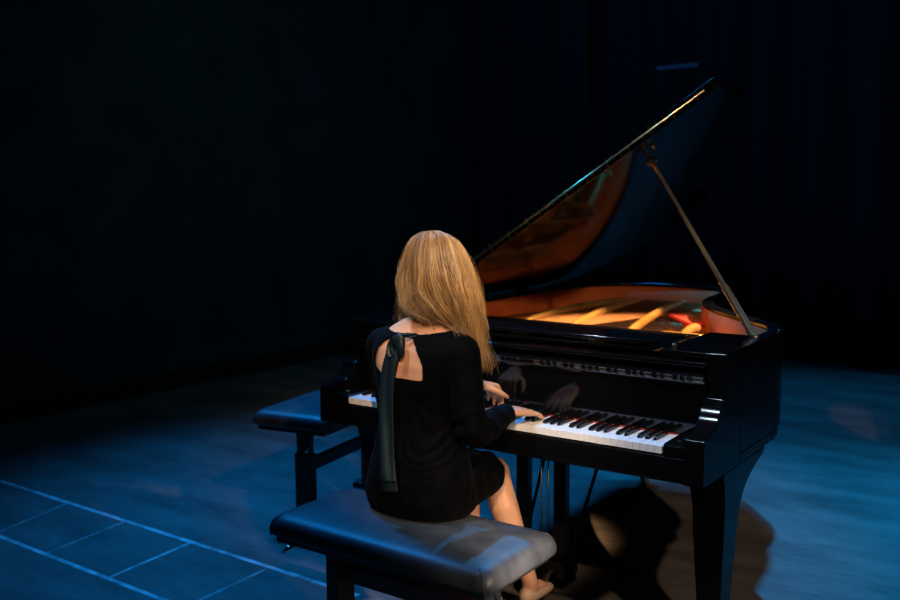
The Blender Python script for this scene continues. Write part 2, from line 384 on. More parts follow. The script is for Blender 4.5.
for (xa,ya,xb,yb) in ((.02,.74,.50,1.0),(.20,.68,.60,.88)):
    bm = bmesh.new(); tube(bm, [(xa,ya,.912),(xa*.5+xb*.5,ya*.5+yb*.5,.93),(xb,yb,.905)], [(.017,.013)]*3, 8); obj('plate_cross_rib', bm, M_GOLD, piano, smooth=True)
# tuning pins (uncountable field)
bm = bmesh.new()
for r in range(3):
    for i in range(74):
        x = -.62+i*.0168+r*.005; y = .545+r*.03+.06*(1-(x+.62)/1.24)
        box(bm, x-.0028, x+.0028, y-.0028, y+.0028, .905, .932)
tag(obj('tuning_pins', bm, M_STEEL, piano), kind='stuff')
bm = bmesh.new(); tube(bm, [(-.62,.70,.912),(-.1,.69,.912),(.3,.67,.912),(.62,.64,.912)], .009, 8); obj('pressure_bar', bm, M_BRASS, piano, smooth=True)
bm = bmesh.new()
for i in range(58):
    x = -.25+i*.0146; d = Vector((-.20,1)).normalized(); y0 = .60; L_ = to_edge(x, y0+.02, d.x, d.y, .12)
    if L_ > .08: tube(bm, [(x,y0,.918),(x+d.x*L_,y0+d.y*L_,.898)], .0006, 4, cap=False)
tag(obj('steel_strings', bm, M_STEEL, piano, smooth=True), kind='stuff')
bm = bmesh.new()
for i in range(44):
    x = -.64+i*.0105; d = Vector((.17+.0015*i,1)).normalized(); y0 = .68; L_ = to_edge(x+.01, y0+.02, d.x, d.y, .13)
    if L_ > .08: tube(bm, [(x,y0,.936),(x+d.x*L_,y0+d.y*L_,.925)], .0017, 4, cap=False)
tag(obj('copper_strings', bm, M_COPPER, piano, smooth=True), kind='stuff')
bm = bmesh.new(); tube(bm, [(.60,.80,.845),(.42,.98,.845),(.22,1.2,.845),(.02,1.5,.845),(-.15,1.85,.845)], [(.018,.012)]*5, 8); obj('bridge', bm, M_SOUND, piano, smooth=True)
bm = bmesh.new(); tube(bm, [(-.55,1.55,.86),(-.35,1.75,.86),(-.1,1.95,.86)], [(.03,.014)]*3, 8); obj('bass_bridge', bm, M_SOUND, piano, smooth=True)
for i in range(62):
    x = -.60+i*.0168; y = .80-.05*(x+.6)
    bm = bmesh.new(); box(bm, x-.0055,x+.0055,y-.02,y+.02,.938,.958); tube(bm, [(x,y-.015,.958),(x,y-.015,.962)], .002, 5)
    obj('damper', bm, M_EBONY, piano)
for (a,b,w_) in (((.30,1.14),(.02,1.62),.03), ((-.08,1.86),(-.35,2.0),.05), ((-.6,.88),(.45,.83),.012), ((.22,1.30),(.02,1.55),.07)):
    d = (Vector(b)-Vector(a)).normalized(); nn = Vector((-d.y,d.x))*w_/2; bm = bmesh.new()
    prism(bm, [(a[0]+nn.x,a[1]+nn.y),(a[0]-nn.x,a[1]-nn.y),(b[0]-nn.x,b[1]-nn.y),(b[0]+nn.x,b[1]+nn.y)], .8855+(.03 if w_ == .07 else 0), .8975+(.03 if w_ == .07 else 0)); obj('string_felt', bm, M_FELT, piano)
# raised curved plate ribs / holes near the tail
for cx, cy, rr in ((-.12,1.92,.06),(-.30,1.98,.05),(.0,1.78,.05)):
    bm = bmesh.new(); n = 28
    wallstrip(bm, [(cx+rr*math.cos(2*PI*k/n), cy+rr*math.sin(2*PI*k/n)) for k in range(n)], [(cx+(rr-.018)*math.cos(2*PI*k/n), cy+(rr-.018)*math.sin(2*PI*k/n)) for k in range(n)], .885, .898, True)
    obj('plate_hole_ring', bm, M_GOLD, piano, smooth=True)

# ---- lid (rotated about the bass side hinge)
th = math.radians(32.7)
HX, HZ = -.752, 1.002
LR = Matrix.Translation((HX,0,HZ)) @ Matrix.Rotation(-th, 4, 'Y') @ Matrix.Translation((-HX,0,-HZ))
YL = .61
o_out = offset(outl, -.012)
lid_poly = [(.785, YL)] + [(.78,.70)] + [p for p in o_out if p[1] > .76] + [(-.757, YL)]
bm = bmesh.new(); prism(bm, lid_poly, 1.003, 1.023, mtx=LR); lid = obj('lid', bm, M_LACQ, piano, bevel=.004)
def arc(cx, cy, r, a0, a1, n=6): return [(cx+r*math.cos(math.radians(a0+(a1-a0)*k/n)), cy+r*math.sin(math.radians(a0+(a1-a0)*k/n))) for k in range(n+1)]
flap = [(-.757,YL),(.785,YL)] + arc(.745,YL+.305,.04,0,90) + arc(-.717,YL+.305,.04,90,180)
bm = bmesh.new(); prism(bm, flap, 1.0255, 1.0445, mtx=LR); obj('lid_flap', bm, M_LACQ, lid, bevel=.004)
bm = bmesh.new(); a = LR @ Vector((-.74,YL-.003,1.0243)); b = LR @ Vector((.735,YL-.003,1.0243)); tube(bm, [a,b], .0042, 10)
def hbox(x0,x1,z0,z1,y0=YL-.0045,y1=YL+.001): box(bm, x0,x1,y0,y1,z0,z1,LR)
hinge = obj('lid_hinge', bm, M_BRASS, lid, smooth=True)
for k in range(15):
    x = -.70+k*.1
    bm = bmesh.new(); hbox(x-.003,x+.003,1.008,1.040); obj('hinge_knuckle', bm, M_BRASS, hinge)
    for dx in (.033,.066):
        bm = bmesh.new(); hbox(x+dx-.0025,x+dx+.0025,1.0325,1.0375); obj('hinge_screw', bm, M_BRASS, hinge)
        bm = bmesh.new(); hbox(x+dx-.0025,x+dx+.0025,1.011,1.016); obj('hinge_screw', bm, M_BRASS, hinge)
for y in (.75,1.45):
    bm = bmesh.new(); tube(bm, [(-.75,y-.06,1.002),(-.75,y+.06,1.002)], .007, 10); obj('side_hinge', bm, M_BRASS, piano, smooth=True)
# prop stick
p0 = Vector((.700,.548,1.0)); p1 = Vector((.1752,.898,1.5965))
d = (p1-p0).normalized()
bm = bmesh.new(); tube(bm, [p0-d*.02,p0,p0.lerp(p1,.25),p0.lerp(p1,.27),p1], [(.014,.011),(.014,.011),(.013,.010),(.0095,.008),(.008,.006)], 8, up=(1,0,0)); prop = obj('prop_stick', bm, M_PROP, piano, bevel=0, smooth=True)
bm = bmesh.new(); lathe(bm, [(.016,.996),(.016,1.006),(.010,1.012)], .700, .552, 16); obj('prop_socket', bm, M_BRASS, prop)
bm = bmesh.new(); tube(bm, [p0.lerp(p1,.28)-Vector((.012,0,0)), p0.lerp(p1,.28)+Vector((.012,0,0))], .006, 8); obj('prop_pivot', bm, M_CHROME, prop)
bm = bmesh.new(); ul = math.hypot(p1.x-HX, p1.z-HZ)+HX; box(bm, ul-.02,ul+.02,p1.y-.02,p1.y+.02,.996,1.0028, LR); obj('prop_cup', bm, M_BRASS, lid)
bm = bmesh.new(); tube(bm, [LR@Vector((.45,.70,1.0025)), LR@Vector((.45,.70,.985))], .008, 8); obj('lid_bumper', bm, M_BRASS, lid)
bm = bmesh.new(); tube(bm, [(.735,.70,1.0),(.735,.70,1.006)], .006, 8); obj('rim_button', bm, M_BRASS, piano)

# ---- piano legs
def piano_leg(cx, cy):
    bm = bmesh.new()
    prof = [(.052,.112,.628),(.052,.106,.585),(.052,.088,.545),(.052,.070,.52),(.052,.062,.50)]
    # tapering square shaft + flared head (flare runs along the depth)
    def sq(z, hx, hy, oy=0): return [bm.verts.new((cx-hx,cy-hy+oy,z)), bm.verts.new((cx+hx,cy-hy+oy,z)), bm.verts.new((cx+hx,cy+hy+oy,z)), bm.verts.new((cx-hx,cy+hy+oy,z))]
    rows = [(.629,.058,.200,.10),(.612,.058,.196,.096),(.590,.058,.150,.060),(.560,.056,.112,.032),(.525,.054,.086,.016),(.490,.052,.074,.008),(.45,.051,.068,.003),(.42,.050,.064,0),(.135,.036,.046,0),(.13,.044,.054,0),(.095,.044,.054,0),(.085,.034,.044,0),(.07,.030,.040,0)]
    V = [sq(*r) for r in rows]
    for a_,b_ in zip(V, V[1:]):
        for k in range(4): bm.faces.new((a_[k],a_[(k+1)%4],b_[(k+1)%4],b_[k]))
    bm.faces.new(V[0]); bm.faces.new(V[-1][::-1])
    lg = obj('leg', bm, M_LACQ2, piano, bevel=.004)
    bm = bmesh.new(); tube(bm, [(cx-.014,cy,.03),(cx+.014,cy,.03)], .030, 20); box(bm, cx-.022,cx+.022,cy-.008,cy+.008,.028,.072)
    obj('caster', bm, M_BRASS, lg, smooth=False)
piano_leg(.683, .27); piano_leg(-.683, .27); piano_leg(-.25, 1.85)
# ---- pedal lyre
LY = .42
lyre = []
bm = bmesh.new()
box(bm, -.15,.09, LY-.03, LY+.03, .60, .632)
ly = obj('lyre', bm, M_LACQ2, piano, bevel=.003)
for s in (-1,1):
    bm = bmesh.new(); box(bm, s*.080-.025-.03, s*.080+.025-.03, LY-.02, LY+.02, .14, .60); obj('lyre_post', bm, M_LACQ2, ly, bevel=.006)
    bm = bmesh.new(); tube(bm, [(s*.10-.03,LY+.03,.13),(s*.13-.03,.78,.665)], .007, 8); obj('lyre_brace', bm, M_LACQ2, ly, smooth=True)
bm = bmesh.new(); box(bm, -.155,.095, LY-.06, LY+.05, .075, .14); obj('pedal_box', bm, M_LACQ2, ly, bevel=.006)
for x in (-.035,-.005):
    bm = bmesh.new(); tube(bm, [(x,LY-.002,.14),(x,LY-.002,.60)], .0035, 8); obj('pedal_rod', bm, M_BRASS, ly, smooth=True)
for x in (-.07,0,.07):
    bm = bmesh.new(); tube(bm, [(x-.03,LY-.05,.10),(x-.03,LY-.08,.096),(x-.03,LY-.11,.082),(x-.03,LY-.135,.07)], [(.006,.010),(.006,.011),(.006,.018),(.005,.016)], 10, up=(0,0,1)); obj('pedal', bm, M_BRASS, ly, smooth=True)

# ------------------------------------------------------------------ benches
def bench(loc, rz, label, lift=0):
    t = empty('piano_bench', loc, rz); tag(t, label, 'bench', 'black padded piano benches')
    hx, hy = .424, .205
    # puffy cushion: superellipse rings
    bm = bmesh.new(); nu = 96
    def pt(k, s, z, puff=0):
        a = 2*PI*k/nu; ca, sa = math.cos(a), math.sin(a); e = .16
        x = (hx-s)*math.copysign(abs(ca)**e, ca); y = (hy-s)*math.copysign(abs(sa)**e, sa)
        return (x, y, z)
    LZ = lift
    prof = [(.010,.412),(.003,.416),(.0,.426),(.001,.440),(.006,.455),(.015,.466),(.028,.473),(.05,.477),(.08,.480),(.12,.482),(.16,.483)]
    rings = [[bm.verts.new(pt(k, s, z+LZ)) for k in range(nu)] for s, z in prof]
    for i in range(len(rings)-1):
        for k in range(nu): bm.faces.new((rings[i][k], rings[i][(k+1)%nu], rings[i+1][(k+1)%nu], rings[i+1][k]))
    bm.faces.new(rings[0][::-1]); bm.faces.new(rings[-1])
    cu = obj('cushion', bm, M_LEATHER, t, smooth=True)
    for sx in (-1,1):
        for sy in (-1,1):
            bm = bmesh.new(); tube(bm, [(sx*.947*(hx-q), sy*.947*(hy-q), z_+LZ) for q, z_ in ((.003,.412),(.0,.424),(.001,.440),(.006,.455),(.015,.466),(.028,.473))], .0022, 6); obj('seam', bm, M_LEATHER, cu, smooth=True)
    bm = bmesh.new(); box(bm, -hx+.03,hx-.03,-hy+.03,hy-.03,.388+LZ,.408+LZ); obj('seat_frame', bm, M_LEG, t, bevel=.003)
    for s in (-1,1):
        bm = bmesh.new(); box(bm, s*.285-.018,s*.285+.018,-.035,.035,.29,.388+LZ); lg = obj('leg', bm, M_LEG, t, bevel=.003)
        bm = bmesh.new(); box(bm, s*.285-.025,s*.285+.025,-.042,.042,.03,.325); obj('leg_sleeve', bm, M_LEG, lg, bevel=.003)
        bm = bmesh.new(); box(bm, s*.285-.030,s*.285+.030,-.09,.09,.0,.032); obj('foot', bm, M_LEG, lg, bevel=.004)
        bm = bmesh.new(); tube(bm, [(s*.34,-.08,.392+LZ),(s*.385,-.095,.360+LZ),(s*.415,-.102,.338+LZ)], .0045, 8); lv = obj('height_lever', bm, M_LEG, t, smooth=True)
        bm = bmesh.new(); tube(bm, [(s*.410,-.101,.341+LZ),(s*.436,-.108,.322+LZ)], .0075, 10); obj('lever_grip', bm, M_CHROME, lv, smooth=True)
    bm = bmesh.new(); box(bm, -.255,.255,-.018,.018,.235,.29); obj('crossbar', bm, M_LEG, t, bevel=.003)
    return t
bench((-.050,-.366,0), 0, 'black leather piano bench in front, with the pianist sitting on it')
bench((-1.31,.71,0), PI/2+.17, 'empty black leather bench behind, at the far bass end of the keyboard', .055)

# ------------------------------------------------------------------ pianist
person = empty('person', (-.02,-.42,0)); tag(person, 'person in a black open-backed dress seated on the front bench playing the piano', 'person')
person.location = (0,0,0)

def remesh_obj(name, bm, m, voxel, smooth_it=3):
    me = bpy.data.meshes.new(name); bmesh.ops.recalc_face_normals(bm, faces=bm.faces); bm.to_mesh(me); bm.free()
    o = bpy.data.objects.new(name, me); C.objects.link(o)
    r = o.modifiers.new('r', 'REMESH'); r.mode = 'VOXEL'; r.voxel_size = voxel
    if smooth_it:
        s = o.modifiers.new('s', 'SMOOTH'); s.iterations = smooth_it; s.factor = .5
    dg = bpy.context.evaluated_depsgraph_get(); dg.update()
    me2 = bpy.data.meshes.new_from_object(o.evaluated_get(dg)); me2.name = name
    bpy.data.objects.remove(o); bpy.data.meshes.remove(me)
    me2.materials.clear()
    return me2

TORSO = [  # z, xc, yc, half width, half depth
 (.478,-.090,-.240,.150,.110),(.50,-.090,-.245,.172,.125),(.54,-.090,-.250,.178,.128),(.60,-.088,-.252,.170,.122),(.66,-.088,-.254,.152,.108),(.72,-.090,-.254,.134,.096),(.78,-.092,-.252,.124,.090),
 (.84,-.092,-.250,.130,.090),(.90,-.092,-.250,.142,.093),(.955,-.090,-.248,.156,.094),(1.00,-.088,-.245,.164,.088),(1.035,-.085,-.242,.148,.074),(1.065,-.083,-.238,.110,.060),(1.09,-.081,-.234,.066,.050)]
def torso_bm(bm, grow, z0=0, z1=9):
    sides = 40; rings = []
    for z, xc, yc, hw, hd in TORSO:
        if not (z0 <= z <= z1): continue
        r = []
        for k in range(sides):
            a = 2*PI*k/sides; ca, sa = math.cos(a), math.sin(a); e = .85
            x = xc+(hw+grow)*math.copysign(abs(ca)**e, ca); y = yc+(hd+grow)*math.copysign(abs(sa)**e, sa)
            # spine furrow & shoulder blades on the back (sa<0)
            if sa < 0 and z > .70:
                f = math.exp(-((x-xc)/.022)**2); y += .007*f*min(1,(z-.70)/.1)
                if .89 < z < 1.05:
                    y -= .008*(math.exp(-(((x-xc)-.085)/.04)**2)+math.exp(-(((x-xc)+.085)/.04)**2))
            r.append(bm.verts.new((x,y,z)))
        rings.append(r)
    for i in range(len(rings)-1):
        for k in range(sides): bm.faces.new((rings[i][k], rings[i][(k+1)%sides], rings[i+1][(k+1)%sides], rings[i+1][k]))
    bm.faces.new(rings[0][::-1]); bm.faces.new(rings[-1])
R_SH, R_EL, R_WR = Vector((.062,-.242,.994)), Vector((.118,-.262,.752)), Vector((.118,-.060,.785))
L_SH, L_EL, L_WR = Vector((-.238,-.242,.994)), Vector((-.256,-.185,.768)), Vector((-.072,.030,.838))
def arm_pts(S, E, Wr, g=0):
    pts = [S, S.lerp(E,.3), S.lerp(E,.65), E.lerp(S,.08), E.lerp(Wr,.10), E.lerp(Wr,.35), E.lerp(Wr,.7), Wr]
    rad = [.050+g,.046+g,.041+g,.038+g,.038+g,.037+g,.030+g,.024+g]
    return pts, rad
HEAD = Vector((-.065,-.188,1.232))
hrot = Matrix.Rotation(math.radians(-8), 3, 'Y') @ Matrix.Rotation(math.radians(18), 3, 'Z') @ Matrix.Rotation(math.radians(-32), 3, 'X')   # bowed head, turned a little to her left
HF = hrot @ Vector((0,1,0)); HU = hrot @ Vector((0,0,1)); HR = hrot @ Vector((1,0,0))
def H(x, y, z): return HEAD + HR*x + HF*y + HU*z

def hand(bm, wrist, fdir, up, thumb_side, curl, spread=.10, plen=.085):
    """palm, four unequal bent fingers and a thumb, all rooted in the palm"""
    f = fdir.normalized(); u = (up - f*up.dot(f)).normalized(); s = f.cross(u).normalized()*thumb_side
    # palm made from four metacarpal tubes
    offs = [.027, .009, -.009, -.026]
    tube(bm, [wrist-f*.03, wrist, wrist+f*.02], [(.018,.025),(.018,.025),(.017,.028)], 14, up=u)
    for k, o_ in enumerate(offs):
        kn = wrist+f*(plen-abs(k-1)*.004)+s*o_*1.05
        tube(bm, [wrist+s*o_*.62-f*.005, wrist+f*plen*.5+s*o_*.9+u*.002, kn], [.0135,.0130,.0105], 10)
        L = [.070,.078,.073,.058][k]; dirn = (f+s*spread*(1.2-k*.8)).normalized(); p = kn; r = [.0090,.0082,.0075,.0062]
        pts = [p-f*.012, p]; rr = [.0095,.0092]; ang = 0
        for j, fr in enumerate((.45,.30,.25)):
            ang += curl[j]; dd = (dirn*math.cos(ang)-u*math.sin(ang)).normalized(); p = p+dd*L*fr; pts.append(p); rr.append(r[j+1] if j < 2 else .0058)
        tube(bm, pts, rr, 10)
        ellipsoid(bm, pts[-1], (.0060,.0060,.0060), 10)
    b0 = wrist+f*.018+s*.022-u*.004
    t1 = b0+(f*.6+s*.75-u*.25).normalized()*.038; t2 = t1+(f*.92+s*.32-u*.3).normalized()*.030; t3 = t2+(f*1.0+s*.05-u*.35).normalized()*.024
    tube(bm, [b0-s*.010, b0, t1, t2, t3], [.013,.014,.0105,.0092,.0070], 10); ellipsoid(bm, t3, (.007,)*3, 10)

# legs
R_HIP, R_KN, R_AN = Vector((-.015,-.235,.560)), Vector((-.052,.130,.520)), Vector((.042,.205,.118))
L_HIP, L_KN, L_AN = Vector((-.165,-.235,.560)), Vector((-.170,.120,.525)), Vector((-.085,.030,.125))
def leg(bm, Hp, K, A, toe):
    sh = (A-K); back = Vector((0,-1,0))
    tube(bm, [Hp, Hp.lerp(K,.35), Hp.lerp(K,.75), K+Vector((0,-.03,.004)), K+Vector((0,.012,-.002))], [.082,.078,.062,.054,.046], 18)
    tube(bm, [K+Vector((0,-.004,.01)), K.lerp(A,.10)+back*.004, K.lerp(A,.30)+back*.016, K.lerp(A,.45)+back*.012, K.lerp(A,.75)+back*.004, A, A+Vector((0,.005,-.04))], [.048,.046,.051,.046,.032,.028,.030], 18)
    f = (toe-A); f.z = 0; f.normalize()
    tube(bm, [A-f*.035+Vector((0,0,-.045)), A+Vector((0,0,-.035)), A.lerp(toe,.5)+Vector((0,0,-.008)), toe], [(.018,.020),(.026,.025),(.022,.031),(.010,.024)], 14, up=(0,0,1))
bm = bmesh.new()
torso_bm(bm, 0)
for S,E,Wr in ((R_SH,R_EL,R_WR),(L_SH,L_EL,L_WR)):
    p, r = arm_pts(S,E,Wr); tube(bm, p, r, 16); ellipsoid(bm, S, (.052,.052,.052), 16)
tube(bm, [Vector((-.083,-.236,1.045)), Vector((-.077,-.228,1.10)), Vector((-.069,-.210,1.15)), H(0,-.025,-.04)], [(.060,.075),(.050,.055),(.048,.050),(.052,.052)], 18)
for q in (.062,-.238): tube(bm, [Vector((-.086,-.236,1.055)), Vector((-.086*.55+q*.45,-.238,1.040)), Vector((q,-.242,1.005))], [(.040,.045),(.036,.045),(.038,.042)], 14, up=(0,0,1))
hand(bm, R_WR+Vector((0,.012,-.001)), Vector((.16,1,-.16)), Vector((.10,.2,1)), -1, (.12,.22,.18))
hand(bm, L_WR+Vector((.004,.010,.0)), Vector((.22,1,-.22)), Vector((.0,.15,1)), 1, (.85,.35,.25), spread=.06, plen=.075)
leg(bm, R_HIP, R_KN, R_AN, R_AN+Vector((-.005,.130,-.066)))
leg(bm, L_HIP, L_KN, L_AN, L_AN+Vector((.0,.15,-.098)))
# head: skull, jaw, nose, brow, ears, lips
ellipsoid(bm, H(0,-.015,.022), (.074,.093,.088), 26, hrot)
ellipsoid(bm, H(0,.022,-.030), (.058,.066,.075), 22, hrot)
ellipsoid(bm, H(0,.062,-.085), (.026,.024,.022), 14, hrot)
tube(bm, [H(0,.083,.018), H(0,.096,-.005), H(0,.106,-.022)], [.007,.009,.011], 10)
ellipsoid(bm, H(0,.090,-.028), (.016,.012,.008), 12, hrot)
for s in (-1,1):
    ellipsoid(bm, H(s*.030,.074,.027), (.020,.012,.007), 12, hrot)
    ellipsoid(bm, H(s*.040,.062,-.025), (.022,.020,.020), 12, hrot)
    ellipsoid(bm, H(s*.077,-.008,-.012), (.007,.019,.030), 12, hrot)
body_me = remesh_obj('body', bm, M_SKIN, .0045, 3)
body = link('body', body_me, M_SKIN, person)
for s in (-1,1):
    bm = bmesh.new(); ellipsoid(bm, H(s*.030,.073,.006), (.013,.012,.011), 16, hrot); obj('eye', bm, M_EYEW, person, smooth=True)
bm = bmesh.new(); ellipsoid(bm, H(0,.088,-.052), (.022,.009,.004), 16, hrot); ellipsoid(bm, H(0,.087,-.059), (.018,.009,.005), 16, hrot); obj('mouth', bm, M_LIP, person, smooth=True)

# shoes: nude heeled pumps
def shoe(A, toe, pitch_):
    f = (toe-A); f.z = 0; f.normalize(); z = Vector((0,0,1)); bm = bmesh.new()
    tube(bm, [A-f*.052+z*(-.044), A-f*.022+z*(-.047), A+f*.03+z*(-.056), A.lerp(toe,.7)+z*(-.012), toe+f*.024+z*(-.002)], [(.020,.014),(.034,.033),(.024,.037),(.026,.041),(.010,.026)], 18, up=z)
    me = bpy.data.meshes.new('shoe'); bmesh.ops.recalc_face_normals(bm, faces=bm.faces); bm.to_mesh(me); bm.free()
    sh = link('shoe', me, M_SHOE, person)
    s = sh.modifiers.new('s','SUBSURF'); s.levels = 1; s.render_levels = 1
    bm = bmesh.new(); hb = A-f*.040; tube(bm, [Vector((hb.x,hb.y,A.z-.068)), Vector((hb.x,hb.y,.002))], [.018,.009], 12); obj('heel', bm, M_SHOE, sh, smooth=True)
    sh['label'] = 'nude beige pump'
shoe(R_AN, R_AN+Vector((-.005,.130,-.066)), 0)
shoe(L_AN, L_AN+Vector((.0,.15,-.098)), 0)

# dress
bm = bmesh.new()
torso_bm(bm, .006)
for S,E,Wr in ((R_SH,R_EL,R_WR),(L_SH,L_EL,L_WR)):
    p, r = arm_pts(S,E,Wr,.008); r[-1] = .030; r[-2] = .037; tube(bm, p, r, 18); ellipsoid(bm, S, (.058,.058,.056), 16)
for q in (.062,-.238): tube(bm, [Vector((-.086,-.236,1.055)), Vector((-.086*.55+q*.45,-.238,1.040)), Vector((q,-.242,1.005))], [(.046,.051),(.042,.051),(.044,.048)], 14, up=(0,0,1))
for Hp,K in ((R_HIP,R_KN),(L_HIP,L_KN)):
    Kk = Hp.lerp(K,.86)
    tube(bm, [Hp+Vector((0,-.02,-.01)), Hp.lerp(K,.35)+Vector((0,0,-.002)), Hp.lerp(K,.75), Kk], [.093,.088,.074,.068], 24)
tube(bm, [Vector((-.09,-.24,.555)), Vector((-.09,-.05,.553)), Vector((-.100,.06,.545))], [(.075,.145),(.074,.120),(.060,.105)], 24, up=(0,0,1))
dm = remesh_obj('dress', bm, M_VELVET, .006, 4)
bm = bmesh.new(); bm.from_mesh(dm); bpy.data.meshes.remove(dm)
bm.normal_update()
# folds
for v in bm.verts:
    c = v.co; a = 0
    wz = math.exp(-((c.z-.74)/.09)**2)
    a += wz*.0030*math.sin(c.z*120+22*noise.noise(c*6)+c.x*20)
    hz = math.exp(-((c.z-.58)/.06)**2)*(1 if c.y > -.45 else .4)
    a += hz*.004*math.sin((c.x*1.2+c.y)*70+5*noise.noise(c*8))
    for (E,Wr) in ((R_EL,R_WR),(L_EL,L_WR)):
        dd = (c-E).length
        if dd < .13: a += (1-dd/.13)*.004*math.sin(dd*190+4*noise.noise(c*14))
    a += .002*noise.noise(c*16)
    v.co = c + v.normal*a
kill = []
def keyhole(x, z):
    if not (.924 < z < 1.042): return False
    if z > .955: k = (z-.955)/.087; xl = -.205+.080*k**2.4; xr = -.012-.063*k**1.5
    else: xl = -.205+.075*(.955-z)/.031; xr = -.012
    return xl < x < xr
for v in bm.verts:
    c = v.co
    if c.y < -.255 and keyhole(c.x, c.z): kill.append(v); continue
    # boat neckline, lower at the back
    nz = 1.056 + .16*max(0, abs(c.x+.083)-.060)
    if c.z > nz and abs(c.x+.083) < .125: kill.append(v); continue
    # cuffs and hem open ends
    if (c-R_WR).dot((R_WR-R_EL).normalized()) > -.002 and (c-R_WR).length < .06: kill.append(v); continue
    if (c-L_WR).dot((L_WR-L_EL).normalized()) > -.002 and (c-L_WR).length < .06: kill.append(v); continue
    if c.y > .070+.25*(c.z-.55): 
        if c.z < .66: kill.append(v)
bmesh.ops.delete(bm, geom=kill, context='VERTS')
be = [e for e in bm.edges if e.is_boundary]
bv = list({v for e in be for v in e.verts})
for _ in range(4): bmesh.ops.smooth_vert(bm, verts=bv, factor=.5, use_axis_x=True, use_axis_y=True, use_axis_z=True)
me = bpy.data.meshes.new('dress'); bm.to_mesh(me); bm.free()
dress = link('dress', me, M_VELVET, person)
s = dress.modifiers.new('t','SOLIDIFY'); s.thickness = .003; s.offset = 1
# ribbon: knot, loops and two long tails
def ribbon(name, pts, wd, m, parent, twist=0, th_=.0018):
    pts = catmull(pts, 6); bm = bmesh.new(); n = len(pts); rows = []
    for i, p in enumerate(pts):
        tn = (pts[min(n-1,i+1)]-pts[max(0,i-1)]).normalized(); side_ = tn.cross(Vector((.12,-1,0))).normalized()
        ww = wd[0]+(wd[1]-wd[0])*i/(n-1)
        rows.append([bm.verts.new(p+side_*ww*q+Vector((0,-.004*math.cos(q*PI*2.2+i*.15),0))) for q in (-.5,-.33,-.16,0,.16,.33,.5)])
    for a_,b_ in zip(rows, rows[1:]):
        for k in range(6): bm.faces.new((a_[k],a_[k+1],b_[k+1],b_[k]))
    o = obj(name, bm, m, parent, smooth=True); s_ = o.modifiers.new('t','SOLIDIFY'); s_.thickness = th_; return o
bow = empty('ribbon', (0,0,0)); bow.parent = person
V3 = Vector
ribbon('ribbon_tail', [V3((-.106,-.332,1.035)),V3((-.122,-.348,.985)),V3((-.134,-.354,.92)),V3((-.138,-.356,.85)),V3((-.136,-.362,.78)),V3((-.122,-.380,.70)),V3((-.104,-.400,.63)),V3((-.096,-.404,.575))], (.046,.060), M_SATIN, bow)
ribbon('ribbon_tail', [V3((-.100,-.340,1.035)),V3((-.114,-.356,.98)),V3((-.126,-.362,.91)),V3((-.130,-.364,.84)),V3((-.127,-.370,.77)),V3((-.114,-.388,.69)),V3((-.100,-.407,.63)),V3((-.096,-.411,.61))], (.040,.058), M_SATIN, bow)
bm = bmesh.new(); ellipsoid(bm, (-.094,-.346,1.030), (.020,.013,.028), 18, Matrix.Rotation(math.radians(10),3,'Y')); ellipsoid(bm, (-.086,-.350,1.012), (.015,.011,.032), 18)
obj('ribbon_knot', bm, M_SATIN, bow, smooth=True)
ribbon('ribbon_loop', [V3((-.094,-.346,1.045)),V3((-.110,-.352,1.040)),V3((-.124,-.350,1.020)),V3((-.124,-.354,1.0)),V3((-.116,-.356,.985))], (.016,.026), M_SATIN, bow)
ribbon('collar_tie', [V3((-.125,-.318,1.050)),V3((-.108,-.326,1.048)),V3((-.092,-.330,1.047)),V3((-.070,-.325,1.049)),V3((-.05,-.316,1.052))], (.010,.010), M_SATIN, bow)

# hair: base mass plus many fine strands, gathered over her right shoulder
cr_, cf_ = Vector((math.cos(.62),-math.sin(.62)*-1,0)), None
SR = Vector((.814,.581,0)); SF = Vector((-.581,.814,0))
def W3(s_, z_, t_): return Vector((HEAD.x,HEAD.y,0)) + SR*s_ - SF*t_ + Vector((0,0,z_))   # s right, t towards the back of her head
crown = W3(-.018,1.362,.030)
guides = {  # angle around head (deg): list of points (s,z,t)
 -150:[(-.055,1.325,-.06),(-.080,1.26,-.09),(-.090,1.18,-.10),(-.10,1.10,-.10),(-.10,1.04,-.10)],
 -110:[(-.075,1.335,-.03),(-.103,1.26,-.05),(-.108,1.18,-.05),(-.095,1.12,-.04),(-.085,1.08,-.03)],
 -80:[(-.072,1.342,.00),(-.108,1.265,.00),(-.112,1.19,.01),(-.092,1.130,.03),(-.060,1.105,.055)],
 -50:[(-.062,1.348,.04),(-.094,1.265,.06),(-.096,1.19,.08),(-.068,1.130,.095),(-.010,1.095,.110)],
 -20:[(-.040,1.353,.065),(-.050,1.265,.100),(-.045,1.19,.112),(-.005,1.125,.118),(.055,1.070,.110)],
 10:[(-.006,1.355,.075),(.005,1.265,.112),(.022,1.19,.122),(.055,1.11,.115),(.095,1.02,.085)],
 40:[(.027,1.350,.065),(.052,1.26,.098),(.072,1.18,.108),(.096,1.09,.095),(.118,.98,.060)],
 70:[(.054,1.340,.040),(.094,1.25,.065),(.112,1.16,.070),(.124,1.07,.055),(.132,.955,.035)],
 100:[(.066,1.325,.010),(.112,1.235,.020),(.130,1.14,.025),(.136,1.05,.020),(.136,.935,.010)],
 130:[(.060,1.310,-.03),(.108,1.22,-.04),(.128,1.12,-.04),(.134,1.03,-.03),(.133,.93,-.02)],
}
ga = sorted(guides)
